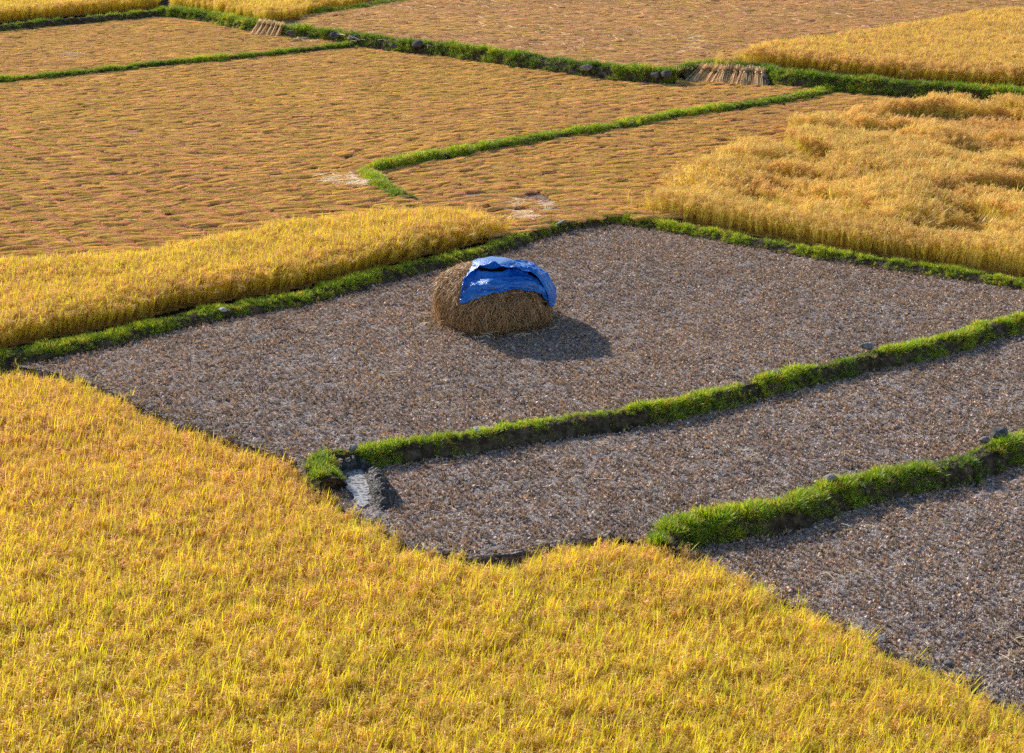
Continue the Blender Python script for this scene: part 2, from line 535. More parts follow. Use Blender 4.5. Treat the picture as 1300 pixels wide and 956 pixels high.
RB = [(-150, 445), (-60, 455), (0, 463), (60, 471), (130, 492), (190, 522), (240, 541), (300, 560), (370, 582), (400, 605), (432, 645), (480, 672), (520, 694), (560, 704), (640, 708), (700, 694), (780, 684), (835, 694), (885, 718), (940, 742), (1000, 767), (1050, 792), (1100, 816), (1160, 844), (1240, 880), (1310, 915), (1380, 950), (1500, 1010)]

Z0, Z1, Z2 = 0.0, -0.22, -0.40
ZLR, ZLO, ZH1, ZH2, ZH3, ZH4, ZTR, ZTL = .14, .14, .2, .3, .42, .88, .88, .75

pg_F0 = np.vstack([poly(BA, Z0), poly(BB[1:], Z0), poly(BC[::-1], Z0), poly(RB[:9][::-1], Z0)])
pg_F1 = np.vstack([poly(BC, Z1), poly(BD[::-1], Z1), poly(RB[9:17][::-1], Z1)])
pg_F2 = np.vstack([poly(BD, Z2), poly([(1550, 1010)], Z2), poly(RB[17:][::-1], Z2)])
pg_H2 = np.vstack([poly(BG, ZH2), poly([(500, 57), (860, 96), (985, 112), (1066, 107)], ZH2), poly(BE[::-1][1:], ZH2), poly([(520, 266), (540, 300), (400, 300), (200, 330), (-150, 350)], ZH2)])
pg_H1 = np.vstack([poly([(1066, 107)], ZH1), poly(BE[::-1][1:], ZH1), poly([(530, 290), (560, 300), (640, 304), (700, 288), (775, 276), (840, 282), (1000, 250), (1060, 190), (1250, 180), (1450, 150), (1450, 124), (1280, 113), (1120, 105)], ZH1)])
pg_H3 = np.vstack([poly(BG, ZH3), poly([(440, 45), (330, 34), (205, 15), (130, 22), (0, 34), (-150, 50)], ZH3)])
pg_H4 = np.vstack([poly([(215, 12), (330, 33), (440, 44)], ZH4), poly(BF1[5:], ZH4), poly([(905, 84), (1000, 60), (1250, 30), (1450, 10), (1450, -60), (215, -60)], ZH4)])
pg_H4c = np.vstack([poly([(385, 19), (385, 38), (440, 44)], ZH4), poly(BF1[5:], ZH4), poly([(905, 84), (1000, 60), (1250, 30), (1450, 10), (1450, -60), (620, -60), (540, -12), (440, 10)], ZH4)])
pg_LR = np.vstack([poly([(-150, 470), (0, 442), (140, 415), (230, 392), (380, 366), (540, 325), (640, 302)], ZLR), poly([(645, 274), (600, 262), (540, 258), (470, 263), (400, 272), (330, 282), (260, 298), (190, 310), (100, 320), (0, 323), (-150, 326)], .86)])
pg_LO = np.vstack([poly([(1450, 377), (1300, 353), (1120, 326), (960, 300), (850, 280), (795, 271)], ZLO), poly([(800, 250), (835, 226), (900, 192), (960, 162), (1050, 133), (1150, 121), (1270, 116), (1300, 110), (1450, 96)], .98)])
pg_TR = np.vstack([poly([(905, 84), (960, 84), (1060, 94), (1200, 107), (1290, 112), (1450, 122)], ZTR), poly([(1450, -10), (1300, 8), (1230, 14), (1150, 28), (1050, 42), (960, 53), (905, 70)], ZTR + .85)])
pg_TL = np.vstack([poly([(-150, 42), (0, 28), (130, 17), (200, 10)], ZTL), poly([(215, -40), (-150, -40)], ZTL)])
pg_TL2 = np.vstack([poly([(215, 9), (260, 16), (330, 29), (378, 26), (400, 18), (440, 11), (490, 2), (560, -15)], ZH4), poly([(560, -45), (225, -45)], ZH4)])
# the near rice stands lower than the mud fields behind it
zFG = lambda x, y: -.80 - .03 * np.clip(np.asarray(x) - 1.5, 0, 9)
ZT = -.10
edge_FG = poly(RB, ZT)
edge_FG[17:] = poly(RB[17:], -.36)
edge_FG = smooth_line(edge_FG, .2)
edge_FG[:, 1] += (fbm(edge_FG[:, 0], edge_FG[:, 1], .6, 88, 3) - .5) * .7
edge_FG[:, 0] += (fbm(edge_FG[:, 0], edge_FG[:, 1], .6, 89, 3) - .5) * .7
pg_FG = np.vstack([edge_FG, poly([(1700, 1300), (-400, 1300)], -1.0)])

gm = MB()
gm.add([[-900, -200, -1.5], [900, -200, -1.5], [900, 1800, -1.5], [-900, 1800, -1.5]], [(0, 1, 2, 3)], (1, 1, 1))
tag(gm.build("ground", M_GROUND), kind="structure")
field("mud_field", pg_F0, Z0, .05, .035, M_MUD, 1)
field("mud_field", pg_F1, Z1, .05, .035, M_MUD, 2)
field("mud_field", pg_F2, Z2, .045, .035, M_MUD, 3)
field("harvested_field", pg_H1, ZH1, .18, .03, M_FIELD, 4)
field("harvested_field", pg_H2, ZH2, .2, .03, M_FIELD, 5)
field("harvested_field", pg_H3, ZH3, .25, .03, M_FIELD, 6)
field("harvested_field", pg_H4, ZH4, .3, .03, M_FIELD, 7)
field("rice_field", pg_LR, ZLR, .2, .03, M_RICESOIL, 8)
field("rice_field", pg_LO, ZLO, .2, .03, M_RICESOIL, 9)
field("rice_field", pg_TR, ZTR, .3, .03, M_RICESOIL, 10)
field("rice_field", pg_TL, ZTL, .3, .03, M_RICESOIL, 11)
field("rice_field", pg_TL2, ZH4, .3, .03, M_RICESOIL, 12)
field("rice_field", pg_FG, zFG, .15, .03, M_RICESOIL, 13)


# ------------------------------------------------------------------ bunds
def bund(name, line, zc, zfront, zback, wtop, label, grass=70, gs=1.0, tone=.5, seed=0, ffoot=.28, bfoot=.22, step=.14, front_cov=.8, patchy=.42, world=None, toneamp=.5, group=None):
    P = smooth_line(poly(line, zc) if world is None else world, step)
    T = np.gradient(P, axis=0); T /= np.linalg.norm(T, axis=1)[:, None] + 1e-9
    Fn = np.stack([T[:, 1], -T[:, 0]], 1)
    c0 = P.mean(0)
    prof = [(-wtop / 2 - bfoot, zback - .06), (-wtop / 2 - bfoot * .4, zback + (zc - zback) * .6), (-wtop / 2, zc - .03), (-wtop / 5, zc), (wtop / 5, zc), (wtop / 2, zc - .03),
            (wtop / 2 + ffoot * .25, zfront + (zc - zfront) * .68), (wtop / 2 + ffoot * .6, zfront + (zc - zfront) * .3), (wtop / 2 + ffoot, zfront + .01), (wtop / 2 + ffoot + .15, zfront - .06)]
    n = len(P); m = len(prof)
    V = np.zeros((n, m, 3))
    for j, (o, z) in enumerate(prof):
        wob = (fbm(P[:, 0] + j * 3.1, P[:, 1], .7, seed + j) - .5) * .22
        q = P + Fn * (o + wob)[:, None] if False else P + Fn * (o + wob).reshape(-1, 1)
        V[:, j, :2] = q - c0
        V[:, j, 2] = z + (fbm(P[:, 0], P[:, 1] + j * 1.7, .4, seed + 30 + j) - .5) * (.10 if 0 < j < m - 1 else .0)
    Fc = [(i * m + j, i * m + j + 1, (i + 1) * m + j + 1, (i + 1) * m + j) for i in range(n - 1) for j in range(m - 1)]
    Fc += [tuple(range(m)), tuple(range((n - 1) * m + m - 1, (n - 1) * m - 1, -1))]
    mb = MB(); mb.add(V.reshape(-1, 3), Fc, (1, 1, 1))
    o = mb.build(name, M_BANK, None, (c0[0], c0[1], 0), smooth=True)
    tag(o, label, "bund", group)
    # grass standing on the ridge
    seg = np.linalg.norm(np.diff(P, axis=0), axis=1); L = seg.sum()
    cnt = int(L * (wtop + .3) * grass)
    cum = np.concatenate([[0], np.cumsum(seg)])
    s = RNG.uniform(0, L, cnt); i = np.clip(np.searchsorted(cum, s) - 1, 0, n - 2)
    f = ((s - cum[i]) / (seg[i] + 1e-9))[:, None]
    base = P[i] * (1 - f) + P[i + 1] * f; nn = Fn[i]
    off = RNG.uniform(-wtop / 2 - bfoot * .5, wtop / 2 + ffoot * front_cov, cnt)
    xs = np.array([p[0] for p in prof]); zs = np.array([p[1] for p in prof])
    z = np.interp(off, xs, zs)
    wob = (fbm(base[:, 0], base[:, 1], .7, seed) - .5) * .22
    xy = base + nn * (off + wob)[:, None]
    d = fbm(xy[:, 0], xy[:, 1], .55, seed + 77, 2)
    big = fbm(xy[:, 0], xy[:, 1], 2.2, seed + 99, 2)
    keep = RNG.uniform(0, 1, cnt) < np.clip((d - .22 - (.42 - patchy) * .3) * 4.5, patchy, 1) * np.clip((big - .22) * 5, .7, 1)
    xy, z, d, big, off, nn = xy[keep], z[keep], d[keep], big[keep], off[keep], nn[keep]
    k = len(xy)
    az = np.arctan2(nn[:, 1], nn[:, 0]); az = np.where(off < 0, az + PI, az)
    tl = np.clip(np.abs(off) / (wtop / 2 + .1), 0, 1.3) * .75
    sc_ = gs * RNG.uniform(.6, 1.2, k) * (.5 + .9 * d + (.42 - patchy) * 4 * (d - .5)) * (.75 + .5 * big) * np.where(off > wtop / 2, .72, 1)
    tn = np.clip(tone + (big - .5) * 1.6 * toneamp * 2 + RNG.normal(0, .12, k), 0, 1)
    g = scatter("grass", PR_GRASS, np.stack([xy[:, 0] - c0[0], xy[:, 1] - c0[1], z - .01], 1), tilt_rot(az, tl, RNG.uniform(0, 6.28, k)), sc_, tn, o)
    tag(g, kind="stuff")
    return o


bund("earth_bund", BA, .22, .0, ZLR, .42, "grassy bund curving along the front of the left golden rice strip, behind the haystack", 140, .75, 1.0, 1, ffoot=.3, front_cov=.7)  # full grass tone paints in sunlight that the rice behind blocks
bund("earth_bund", BB, .2, .0, ZLO, .26, "thin dark grassy bund running below the flattened rice at the right", 120, .8, .8, 2, ffoot=.3, front_cov=.7)  # raised tone again stands in for sun on grass the rice shades
bund("earth_bund", BC, .10, Z1, Z0, .26, "long bright green bund crossing the mud fields in front of the haystack", 170, .84, .9, 3, ffoot=.26, front_cov=1.0, patchy=.34)
bund("earth_bund", BD, -.04, Z2, Z1, .42, "widest and nearest grassy bund, between the two lower right mud fields", 150, .98, .5, 4, ffoot=.28, front_cov=1.0, patchy=.3)
bund("earth_bund", BE, .46, ZH1, ZH2, .5, "green bund with a sharp hooked end between the two harvested fields", 140, 1.1, .7, 5, ffoot=.3, step=.25)
bund("earth_bund", BF1, .98, ZH2 + .05, ZH4, .5, "tall stone-faced grassy bank along the top of the large harvested field", 70, 1.6, .3, 6, ffoot=.5, step=.3, front_cov=.75)
bund("earth_bund", BF2, .96, ZH2, ZTR, .5, "tall dark grassy bank below the standing rice at the upper right", 75, 1.45, .2, 7, ffoot=.5, step=.3, front_cov=.85)
bund("earth_bund", BG, .58, ZH2, ZH3, .35, "thin green bund between the two harvested fields at the upper left", 130, 1.15, .55, 8, ffoot=.3, step=.25)
bund("earth_bund", BH, 1.04, ZH4, ZH4, .5, "short grassy bund behind the topmost harvested field", 60, 1.4, .2, 9, ffoot=.5, step=.3)
bund("earth_bund", BTL, .9, ZH3, ZTL, .3, "bare dry bund with loose straw below the top left rice", 30, 1.1, .2, 10, ffoot=.5, step=.3)
end_w = np.array([at(404, 580, .1)[:2], at(398, 592, .0)[:2], at(406, 606, -.1)[:2], at(420, 618, -.1)[:2]])
bund("grassy_knoll", None, .10, -.5, -.1, .42, "rounded green knoll at the left end of the long bund beside the wet hollow", 120, 1.0, .6, 12, ffoot=.22, bfoot=.2, world=end_w, front_cov=1)


# earth bank where the mud fields drop to the near rice
def bank(name, line, ztop, zbot, seed):
    P = smooth_line(line, .12); T = np.gradient(P, axis=0); T /= np.linalg.norm(T, axis=1)[:, None] + 1e-9
    Fn = np.stack([T[:, 1], -T[:, 0]], 1)
    prof = [(-.35, ztop - .05), (-.22, ztop + .03), (-.05, ztop + .03), (.06, ztop - .12), (.14, ztop - .4), (.25, zbot - .1)]
    V = np.zeros((len(P), len(prof), 3)); m = len(prof)
    for j, (o, z) in enumerate(prof):
        wob = (fbm(P[:, 0] + j, P[:, 1], .45, seed + j, 3) - .5) * .35
        V[:, j, :2] = P + Fn * (o + wob)[:, None]
        V[:, j, 2] = z + (fbm(P[:, 0], P[:, 1] + j, .3, seed + 9 + j) - .5) * (.16 if 0 < j < m - 1 else 0)
    Fc = [(i * m + j, i * m + j + 1, (i + 1) * m + j + 1, (i + 1) * m + j) for i in range(len(P) - 1) for j in range(m - 1)]
    mb = MB(); mb.add(V.reshape(-1, 3), Fc, (1, 1, 1))
    return tag(mb.build(name, M_BANKMUD, smooth=True), kind="structure")


bank("field_bank", poly(RB[:10], Z0), Z0, -.95, 21)
bank("field_bank", poly(RB[10:17], Z1), Z1, -1.0, 22)
bank("field_bank", poly(RB[17:], Z2), Z2, -1.3, 23)


# ------------------------------------------------------------------ standing and flattened rice
def rice(name, label, pg, zf, step, coll, tonef, lean=(.0, .10), s=(.9, 1.12), ang=.3, extra=None):
    P = jgrid(pg, step, .5, ang); n = len(P)
    x, y = P[:, 0], P[:, 1]
    z = zf(x, y) if callable(zf) else np.full(n, zf)
    az = lean[0] + RNG.normal(0, .8, n); tl = np.abs(RNG.normal(lean[1], .08, n))
    sc_ = RNG.uniform(s[0], s[1], n) * (.90 + .2 * fbm(x, y, 1.6, 60, 2))
    tone = tonef(x, y) + RNG.normal(0, .16, n)
    ring = np.vstack([pg, pg[:1]]); de = dist_poly(P, ring)
    e = np.clip(1 - de / .7, 0, 1)                      # ragged, splayed margin
    keep = RNG.uniform(0, 1, n) > .35 * e
    sc_ = sc_ * (1 - e * RNG.uniform(.0, .42, n)); tl = tl + e * np.abs(RNG.normal(0, .28, n))
    if extra is not None: az, tl, sc_, tone, z = extra(x, y, az, tl, sc_, tone, z)
    x, y, z, az, tl, sc_, tone = (q[keep] for q in (x, y, z, az, tl, sc_, tone)); n = len(x)
    o = scatter(name, coll, np.stack([x, y, z], 1), tilt_rot(az, tl, RNG.normal(0, .5, n)), sc_, tone)
    return tag(o, label, None, None, "stuff")


fgtone = lambda x, y: np.clip((33.5 - y) / 9.0, 0, 1) * .75 + .1 + (fbm(x, y, 3.0, 41, 2) - .5) * .6
rice("rice_plants", "golden ripe rice filling the near field below the mud fields", pg_FG, zFG, .135, PR_RICE, fgtone)
rice("rice_plants", "strip of golden ripe rice at the left behind the curved bund", pg_LR, ZLR, .15, PR_RICE, lambda x, y: .35 + (fbm(x, y, 3, 42, 2) - .5) * .6, s=(.82, 1.03))
rice("rice_plants", "standing ripe rice at the upper right above the dark bank", pg_TR, ZTR, .22, PR_FAR, lambda x, y: .35 + (fbm(x, y, 5, 43, 2) - .5) * .5, s=(1.0, 1.25))
rice("rice_plants", "standing ripe rice in the top left corner", pg_TL, ZTL, .21, PR_RICE, lambda x, y: .4 + (fbm(x, y, 5, 44, 2) - .5) * .5, s=(1.0, 1.25))
rice("rice_plants", "wedge of golden rice at the top edge behind the stone-faced bank", pg_TL2, ZH4, .21, PR_RICE, lambda x, y: .35 + (fbm(x, y, 5, 45, 2) - .5) * .5, s=(1.0, 1.25))

lo_front = poly([(1450, 371), (1300, 347), (1120, 320), (960, 294), (850, 275), (795, 268), (800, 250), (835, 226)], ZLO)


def lodge(x, y, az, tl, s, tone, z):
    d = dist_poly(np.stack([x, y], 1), lo_front)
    k = np.clip((d - .5) / 1.6, 0, 1)
    wx = fbm(x, y, 3.0, 55, 2) * 4; wy = fbm(x, y, 3.0, 56, 2) * 4
    amt = fbm(x + wx, y * .8 + wy, 1.9, 51, 3)
    swirl = fbm(x + wx * .6, y + wy * .6, 3.6, 52, 2) * 9 - 4.9
    az2 = swirl + RNG.normal(0, .22, len(x))
    t2 = np.clip((amt - .28) * 4.4, .12, 1.45) * k + (1 - k) * .12
    tone2 = tone + .1 - .45 * np.clip((amt - .52) * 4, 0, 1)  # flattest patches toned darker: shade painted into the hollows
    return az2, t2, s * (.82 + .2 * k), tone2, z


rice("flattened_rice", "pale gold rice beaten flat in waves by wind in the right field", pg_LO, ZLO, .18, PR_PALE, lambda x, y: .55 + (fbm(x, y, 3, 46, 2) - .5) * .7, extra=lodge)


# ------------------------------------------------------------------ cut rice laid in rows
def rows(name, label, pg, z, row_ang, lay_ang, gap, along, coll, jit=.2, tone=.5, seed=0, drop=.0, s=(.85, 1.15), track=None, arm=.36, flat=(1.3, .62, .75)):
    c, sn = math.cos(row_ang), math.sin(row_ang)
    U = np.array([c, sn]); Vv = np.array([-sn, c])
    a = pg @ U; b = pg @ Vv
    nb = max(1, int(round(arm / along)))
    A, B = np.meshgrid(np.arange(a.min(), a.max(), arm), np.arange(b.min(), b.max(), gap))
    A = (A + RNG.uniform(0, arm, (A.shape[0], 1)) + RNG.normal(0, arm * .3, A.shape)).ravel(); B = (B + RNG.normal(0, .05, B.shape)).ravel()
    kick = RNG.normal(0, jit * 1.1, len(A))
    A = np.repeat(A, nb); B = np.repeat(B, nb); kick = np.repeat(kick, nb)
    da = RNG.normal(0, arm * .21, len(A)); A = A + da
    B = B + RNG.normal(0, .06, len(B))
    heap_z = .085 * np.exp(-(da / (arm * .22)) ** 2) * RNG.uniform(.3, 1, len(A))
    P = A[:, None] * U + B[:, None] * Vv
    w = (fbm(P[:, 0], P[:, 1], 3.0, seed, 2) - .5) * .5
    P = P + w[:, None] * Vv
    ins = inside(P, pg); P = P[ins]; kick = kick[ins]; heap_z = heap_z[ins]
    x, y = P.T
    hole = fbm(x, y, 1.3, seed + 5, 2)
    keep = hole > drop
    if track is not None:
        for t in track:
            keep &= dist_poly(P, t) > .05 + .2 * vnoise(x / .5, y / .5, 9)
    P = P[keep]; kick = kick[keep]; heap_z = heap_z[keep]; x, y = P.T; n = len(P)
    sw = (fbm(x, y, 6.0, seed + 8, 2) - .5) * 2.0 * jit * 2
    rot = np.stack([RNG.normal(0, .05, n), RNG.normal(0, .06, n), lay_ang + sw + kick + RNG.normal(0, jit * .5, n)], 1)
    tn = tone + (fbm(x, y, 4, seed + 3, 2) - .5) * .9 + RNG.normal(0, .15, n)
    o = scatter(name, coll, np.stack([x, y, np.full(n, z) + .01 + heap_z], 1), rot, RNG.uniform(s[0], s[1], n)[:, None] * np.array(flat)[None], tn)
    return tag(o, label, None, None, "stuff")


tracks2 = [poly([(90, 146), (130, 160), (200, 175), (250, 200)], ZH2), poly([(20, 205), (70, 222), (130, 250)], ZH2)]
tracks1 = [poly([(560, 222), (590, 240), (612, 256)], ZH1), poly([(620, 225), (660, 240), (700, 262)], ZH1)]
rows("cut_rice", "rows of cut rice laid to dry on the large harvested field", pg_H2, ZH2, R(-54), R(24), .82, .06, PR_CUT, .2, .55, 61, .14, (.78, 1.05), track=tracks2)
rows("cut_rice", "rows of cut rice on the narrow harvested field below the hooked bund", pg_H1, ZH1, R(-58), R(20), .84, .06, PR_CUT, .2, .5, 62, .18, (.78, 1.05), track=tracks1)
rows("cut_rice", "cut rice spread over the upper left harvested field", pg_H3, ZH3, R(-40), R(15), .6, .11, PR_CUT, .35, .4, 63, .22, (.75, 1.05))
rows("cut_rice", "pinkish cut rice spread over the topmost harvested field", pg_H4c, ZH4, R(-40), R(10), .6, .13, PR_CUTP, .5, .3, 64, .22, (.8, 1.1))


# ------------------------------------------------------------------ stubble on the mud fields
def stubble(label, pg, z, step, seed, tone, s):
    P = jgrid(pg, step, .24, .42); x, y = P.T; n = len(P)
    d = fbm(x, y, 2.2, seed, 3)
    keep = RNG.uniform(0, 1, n) < np.clip(.84 + (d - .45) * .6, .65, 1)
    keep &= ~inside(P, poly([(436, 600), (452, 596), (474, 600), (496, 640), (492, 655), (466, 664), (445, 650)], Z1))
    P = P[keep]; x, y = P.T; n = len(P)
    o = scatter("stubble", PR_STUB, np.stack([x, y, np.full(n, z)], 1), tilt_rot(RNG.uniform(0, 6.28, n), np.abs(RNG.normal(0, .15, n)), RNG.uniform(0, 6.28, n)),
                RNG.uniform(s[0], s[1], n), tone + (fbm(x, y, 3, seed + 1, 3) - .5) * .7 + RNG.normal(0, .3, n))
    return tag(o, label, None, None, "stuff")


stubble("brown rice stubble on the mud field around the haystack", pg_F0, Z0, .15, 71, .5, (.85, 1.5))
stubble("brown rice stubble on the mud field in front of the long bund", pg_F1, Z1, .15, 72, .5, (.85, 1.5))
stubble("brown rice stubble on the lower right mud field", pg_F2, Z2, .15, 73, .55, (.85, 1.5))


def scraps(label, spots, name="straw_litter", s=1.0):
    Q = []
    for px, py, rx, ry, z, n in spots:
        for k in range(n):
            a = random.uniform(0, 2 * PI); r = math.sqrt(random.random())
            p = at(px + rx * r * math.cos(a), py + ry * r * math.sin(a), z); Q.append((p[0], p[1], z + random.uniform(.03, .12)))
    Q = np.array(Q); n = len(Q)
    o = scatter(name, PR_SCRAP, Q, np.stack([RNG.normal(0, .1, n), RNG.normal(0, .1, n), RNG.normal(.2, .8, n)], 1), RNG.uniform(.7, 1.3, n) * s, RNG.uniform(.5, 1, n))
    return tag(o, label, None, None, "stuff")


scraps("bleached straw scattered at the corners of the harvested fields", [
    (437, 233, 28, 6, ZH2, 110), (455, 236, 14, 4, ZH2, 60), (95, 73, 12, 4, ZH3, 26), (250, 22, 30, 3, ZH3 + .05, 40), (285, 30, 20, 2, ZH3, 30),
    (575, 66, 22, 3, ZH2, 40), (700, 82, 22, 3, ZH2, 36), (395, 53, 22, 3, ZH3, 30), (668, 278, 14, 4, .2, 70), (658, 262, 8, 3, ZH1, 26), (690, 266, 14, 4, ZH1, 40),
    (800, 62, 110, 22, ZH4, 60), (600, 40, 180, 25, ZH4, 60), (885, 60, 16, 14, ZH4, 40), (300, 26, 90, 6, ZH3, 30), (1150, 112, 28, 2, ZH2, 22), (1085, 108, 16, 3, ZH2, 20)])
scraps("loose straw spilled round the foot of the straw heap", [(616, 412, 90, 30, Z0, 36), (560, 408, 26, 14, Z0, 22)], s=.6)
scraps("single pale straws lying on the lower mud fields", [(1050, 690, 180, 60, Z2, 16), (1290, 830, 40, 50, Z2, 10), (900, 600, 250, 40, Z1, 14), (700, 430, 350, 90, Z0, 22)], s=.6)


# ------------------------------------------------------------------ haystack and tarpaulin
HX, HY = at(626, 405, 0)[:2]
HR, HH = 1.60, 1.50


def heap_r(th, t):
    """radius factor over height fraction t (0 base - 1 top)"""
    return np.where(t < .58, .95 + .08 * np.sin(np.clip(t / .58, 0, 1) * PI * .75), 1.0066 * np.sqrt(np.clip(1 - (np.clip(t - .58, 0, 1) / .44) ** 2.7, 0, 1)))


def heap_lump(th, t):
    a = np.array([math.cos(th) * 2.2 + 9]); b = np.array([math.sin(th) * 2.2 + t * 3.4])
    return .15 * (float(fbm(a, b, .8, 3, 3)[0]) - .5) * min(1, (1.02 - t) * 3)


def heap_pt(th, t, off=0.0):
    r = HR * heap_r(th, t) * (1 + .035 * np.sin(3 * th + 1) + .025 * np.sin(5 * th + 4))
    n = np.array([math.cos(th), math.sin(th) * .94, 0])
    slope = max(0, (t - .45) / .55)
    k = off * (1 - .6 * slope ** 2)
    p = n * (r + k)
    return np.array([p[0], p[1], t * HH * (1 - .10 * math.sin(th) * 0) + off * slope * 1.0])


# plan outlines of the tarpaulin (metres from the heap's centre)
hem = np.array([[-.74, -1.50], [-.5, -1.50], [-.34, -1.42], [0, -1.42], [.35, -1.36], [.7, -1.25], [1.0, -1.08], [1.3, -.98], [1.62, -.92]])
arch = np.array([[-.78, -1.34], [-.72, -1.0], [-.5, -.72], [-.05, -.62], [.42, -.66], [.85, -.70], [1.2, -.76], [1.5, -.82], [1.74, -.80]])
back = np.array([[-.76, -1.2], [-.6, -.1], [-.3, .4], [.1, .75], [.6, .85], [1.1, .7], [1.55, .25], [1.82, -.5]])
cover = np.vstack([hem * [1, .94], back[::-1]])
heap = bpy.data.objects.new("straw_heap", None); COL.objects.link(heap)
heap.location = (HX, HY, 0)
tag(heap, "round brown straw heap standing on the mud field under the blue tarpaulin", "haystack")
mb = MB(); nu, nv = 64, 26
V = []
for j in range(nv):
    t = j / (nv - 1) * .998
    for i in range(nu):
        th = 2 * PI * i / nu
        p = heap_pt(th, t)
        k = 1 + heap_lump(th, t)
        V.append(p * [k, k, 1] + np.array([0, 0, -.04 if j == 0 else random.gauss(0, .012)]))
Fc = [(j * nu + i, j * nu + (i + 1) % nu, (j + 1) * nu + (i + 1) % nu, (j + 1) * nu + i) for j in range(nv - 1) for i in range(nu)]
Fc.append(tuple((nv - 1) * nu + i for i in range(nu)))
mb.add(V, Fc, (1, 1, 1))
mb.build("core", M_HAY, heap, smooth=True)
mb = MB()
S = [srgb(190, 156, 100), srgb(164, 130, 80), srgb(138, 108, 68), srgb(192, 162, 112), srgb(114, 90, 58)]
for i in range(15000):
    th = random.uniform(0, 2 * PI); u = random.random()
    t = u * .99 if random.random() < .62 else 1 - .32 * u * u
    p = heap_pt(th, t, random.uniform(-.02, .05))
    p[:2] *= 1 + heap_lump(th, t)
    if t > .45 and inside(p[None, :2] * 1.03, cover)[0]: continue
    d = .03
    ta = heap_pt(th + .02, min(t, .985)) - heap_pt(th - .02, min(t, .985)); ta /= np.linalg.norm(ta) + 1e-9
    tb = heap_pt(th, min(t + .01, .99)) - heap_pt(th, min(t - .01, .98)); tb /= np.linalg.norm(tb) + 1e-9
    nr = np.cross(ta, tb)
    a = random.gauss(-PI / 2, .75) if t < .7 else random.uniform(0, 2 * PI)
    dr = ta * math.cos(a) + tb * math.sin(a)
    L = random.uniform(.16, .46)
    out = random.uniform(.0, .16) if random.random() < .8 else random.uniform(.1, .5)
    q1 = p + dr * L * .5 + nr * (L * .12)
    q2 = p + dr * L + nr * L * out - np.array([0, 0, L * .18])
    if q2[2] < .01: q2[2] = .01
    sd = np.cross(dr, nr + np.array([random.gauss(0, .6)] * 3)); sd /= np.linalg.norm(sd) + 1e-9
    mb.ribbon([p, q1, q2], [.011, .016, .006], sd, vary(random.choice(S), .25, .06))
for i in range(1500):   # stray stalks at the foot
    th = random.uniform(0, 2 * PI); r = HR * (.95 + abs(random.gauss(0, .13)))
    q = np.array([math.cos(th) * r, math.sin(th) * r * .94, random.uniform(.02, .1)]); a = random.uniform(0, 6.28)
    d = np.array([math.cos(a), math.sin(a), random.gauss(0, .2)]) * random.uniform(.06, .18)
    mb.ribbon([q - d, q, q + d], [.008, .013, .006], [-math.sin(a), math.cos(a), .3], vary(random.choice(S), .25, .06))
mb.build("straw", M_STRAW, heap)


def tarp_mat(name, base, spec):
    m, nt, out = new_mat(name); L = nt.links.new
    b = nt.nodes.new("ShaderNodeBsdfPrincipled")
    tc = nt.nodes.new("ShaderNodeTexCoord")
    no = N(nt, "ShaderNodeTexNoise", Scale=7.0, Detail=5.0); L(tc.outputs["Object"], no.inputs["Vector"])
    r = nt.nodes.new("ShaderNodeValToRGB"); e = r.color_ramp.elements
    e[0].position = .3; e[0].color = (*[c * .75 for c in base], 1); e[1].position = .7; e[1].color = (*[min(1, c * 1.2 + .01) for c in base], 1)
    L(no.outputs[0], r.inputs[0]); L(r.outputs[0], b.inputs["Base Color"])
    b.inputs["Coat Weight"].default_value = .6; b.inputs["Coat Roughness"].default_value = .22
    b.inputs["Roughness"].default_value = .33; b.inputs["Specular IOR Level"].default_value = spec
    wv = N(nt, "ShaderNodeTexNoise", Scale=16.0, Detail=4.0); L(tc.outputs["Object"], wv.inputs["Vector"])
    bp = nt.nodes.new("ShaderNodeBump"); bp.inputs["Strength"].default_value = .8; bp.inputs["Distance"].default_value = .05
    L(wv.outputs[0], bp.inputs["Height"]); L(bp.outputs[0], b.inputs["Normal"])
    t = nt.nodes.new("ShaderNodeBsdfTranslucent"); L(r.outputs[0], t.inputs[0])
    mx = nt.nodes.new("ShaderNodeMixShader"); mx.inputs[0].default_value = .25
    L(b.outputs[0], mx.inputs[1]); L(t.outputs[0], mx.inputs[2]); L(mx.outputs[0], out.inputs[0])
    return m


M_TARP = tarp_mat("blue_tarp", srgb(8, 138, 252), .8)


def cloth(grid, name, parent=None, loc=(0, 0, 0)):
    n, m = grid.shape[:2]
    mb = MB()
    mb.add(grid.reshape(-1, 3), [(i * m + j, i * m + j + 1, (i + 1) * m + j + 1, (i + 1) * m + j) for i in range(n - 1) for j in range(m - 1)], (1, 1, 1))
    o = mb.build(name, M_TARP, parent, loc, smooth=True)
    so = o.modifiers.new("thickness", 'SOLIDIFY'); so.thickness = .012
    return o


def surf_pt(x, y, lift=0.0):
    """point on the straw heap's top surface at plan offset (x, y), sliding down the side past the rim"""
    th = math.atan2(y / .94, x); rr = math.hypot(x, y / .94)
    lo, hi = .5, .998
    R_ = HR * (1 + .035 * math.sin(3 * th + 1) + .025 * math.sin(5 * th + 4))
    for _ in range(24):
        mid = (lo + hi) / 2
        if R_ * float(heap_r(th, np.array(mid))) > rr: lo = mid
        else: hi = mid
    if rr > R_ * .985:   # over the rim: hang down
        over = rr - R_ * .985
        t = max(.2, .62 - over / HH)
        p = heap_pt(th, t, lift + .03)
        return p
    p = heap_pt(th, lo, 0)
    return p + np.array([x * .25, y * .25, .9]) * lift


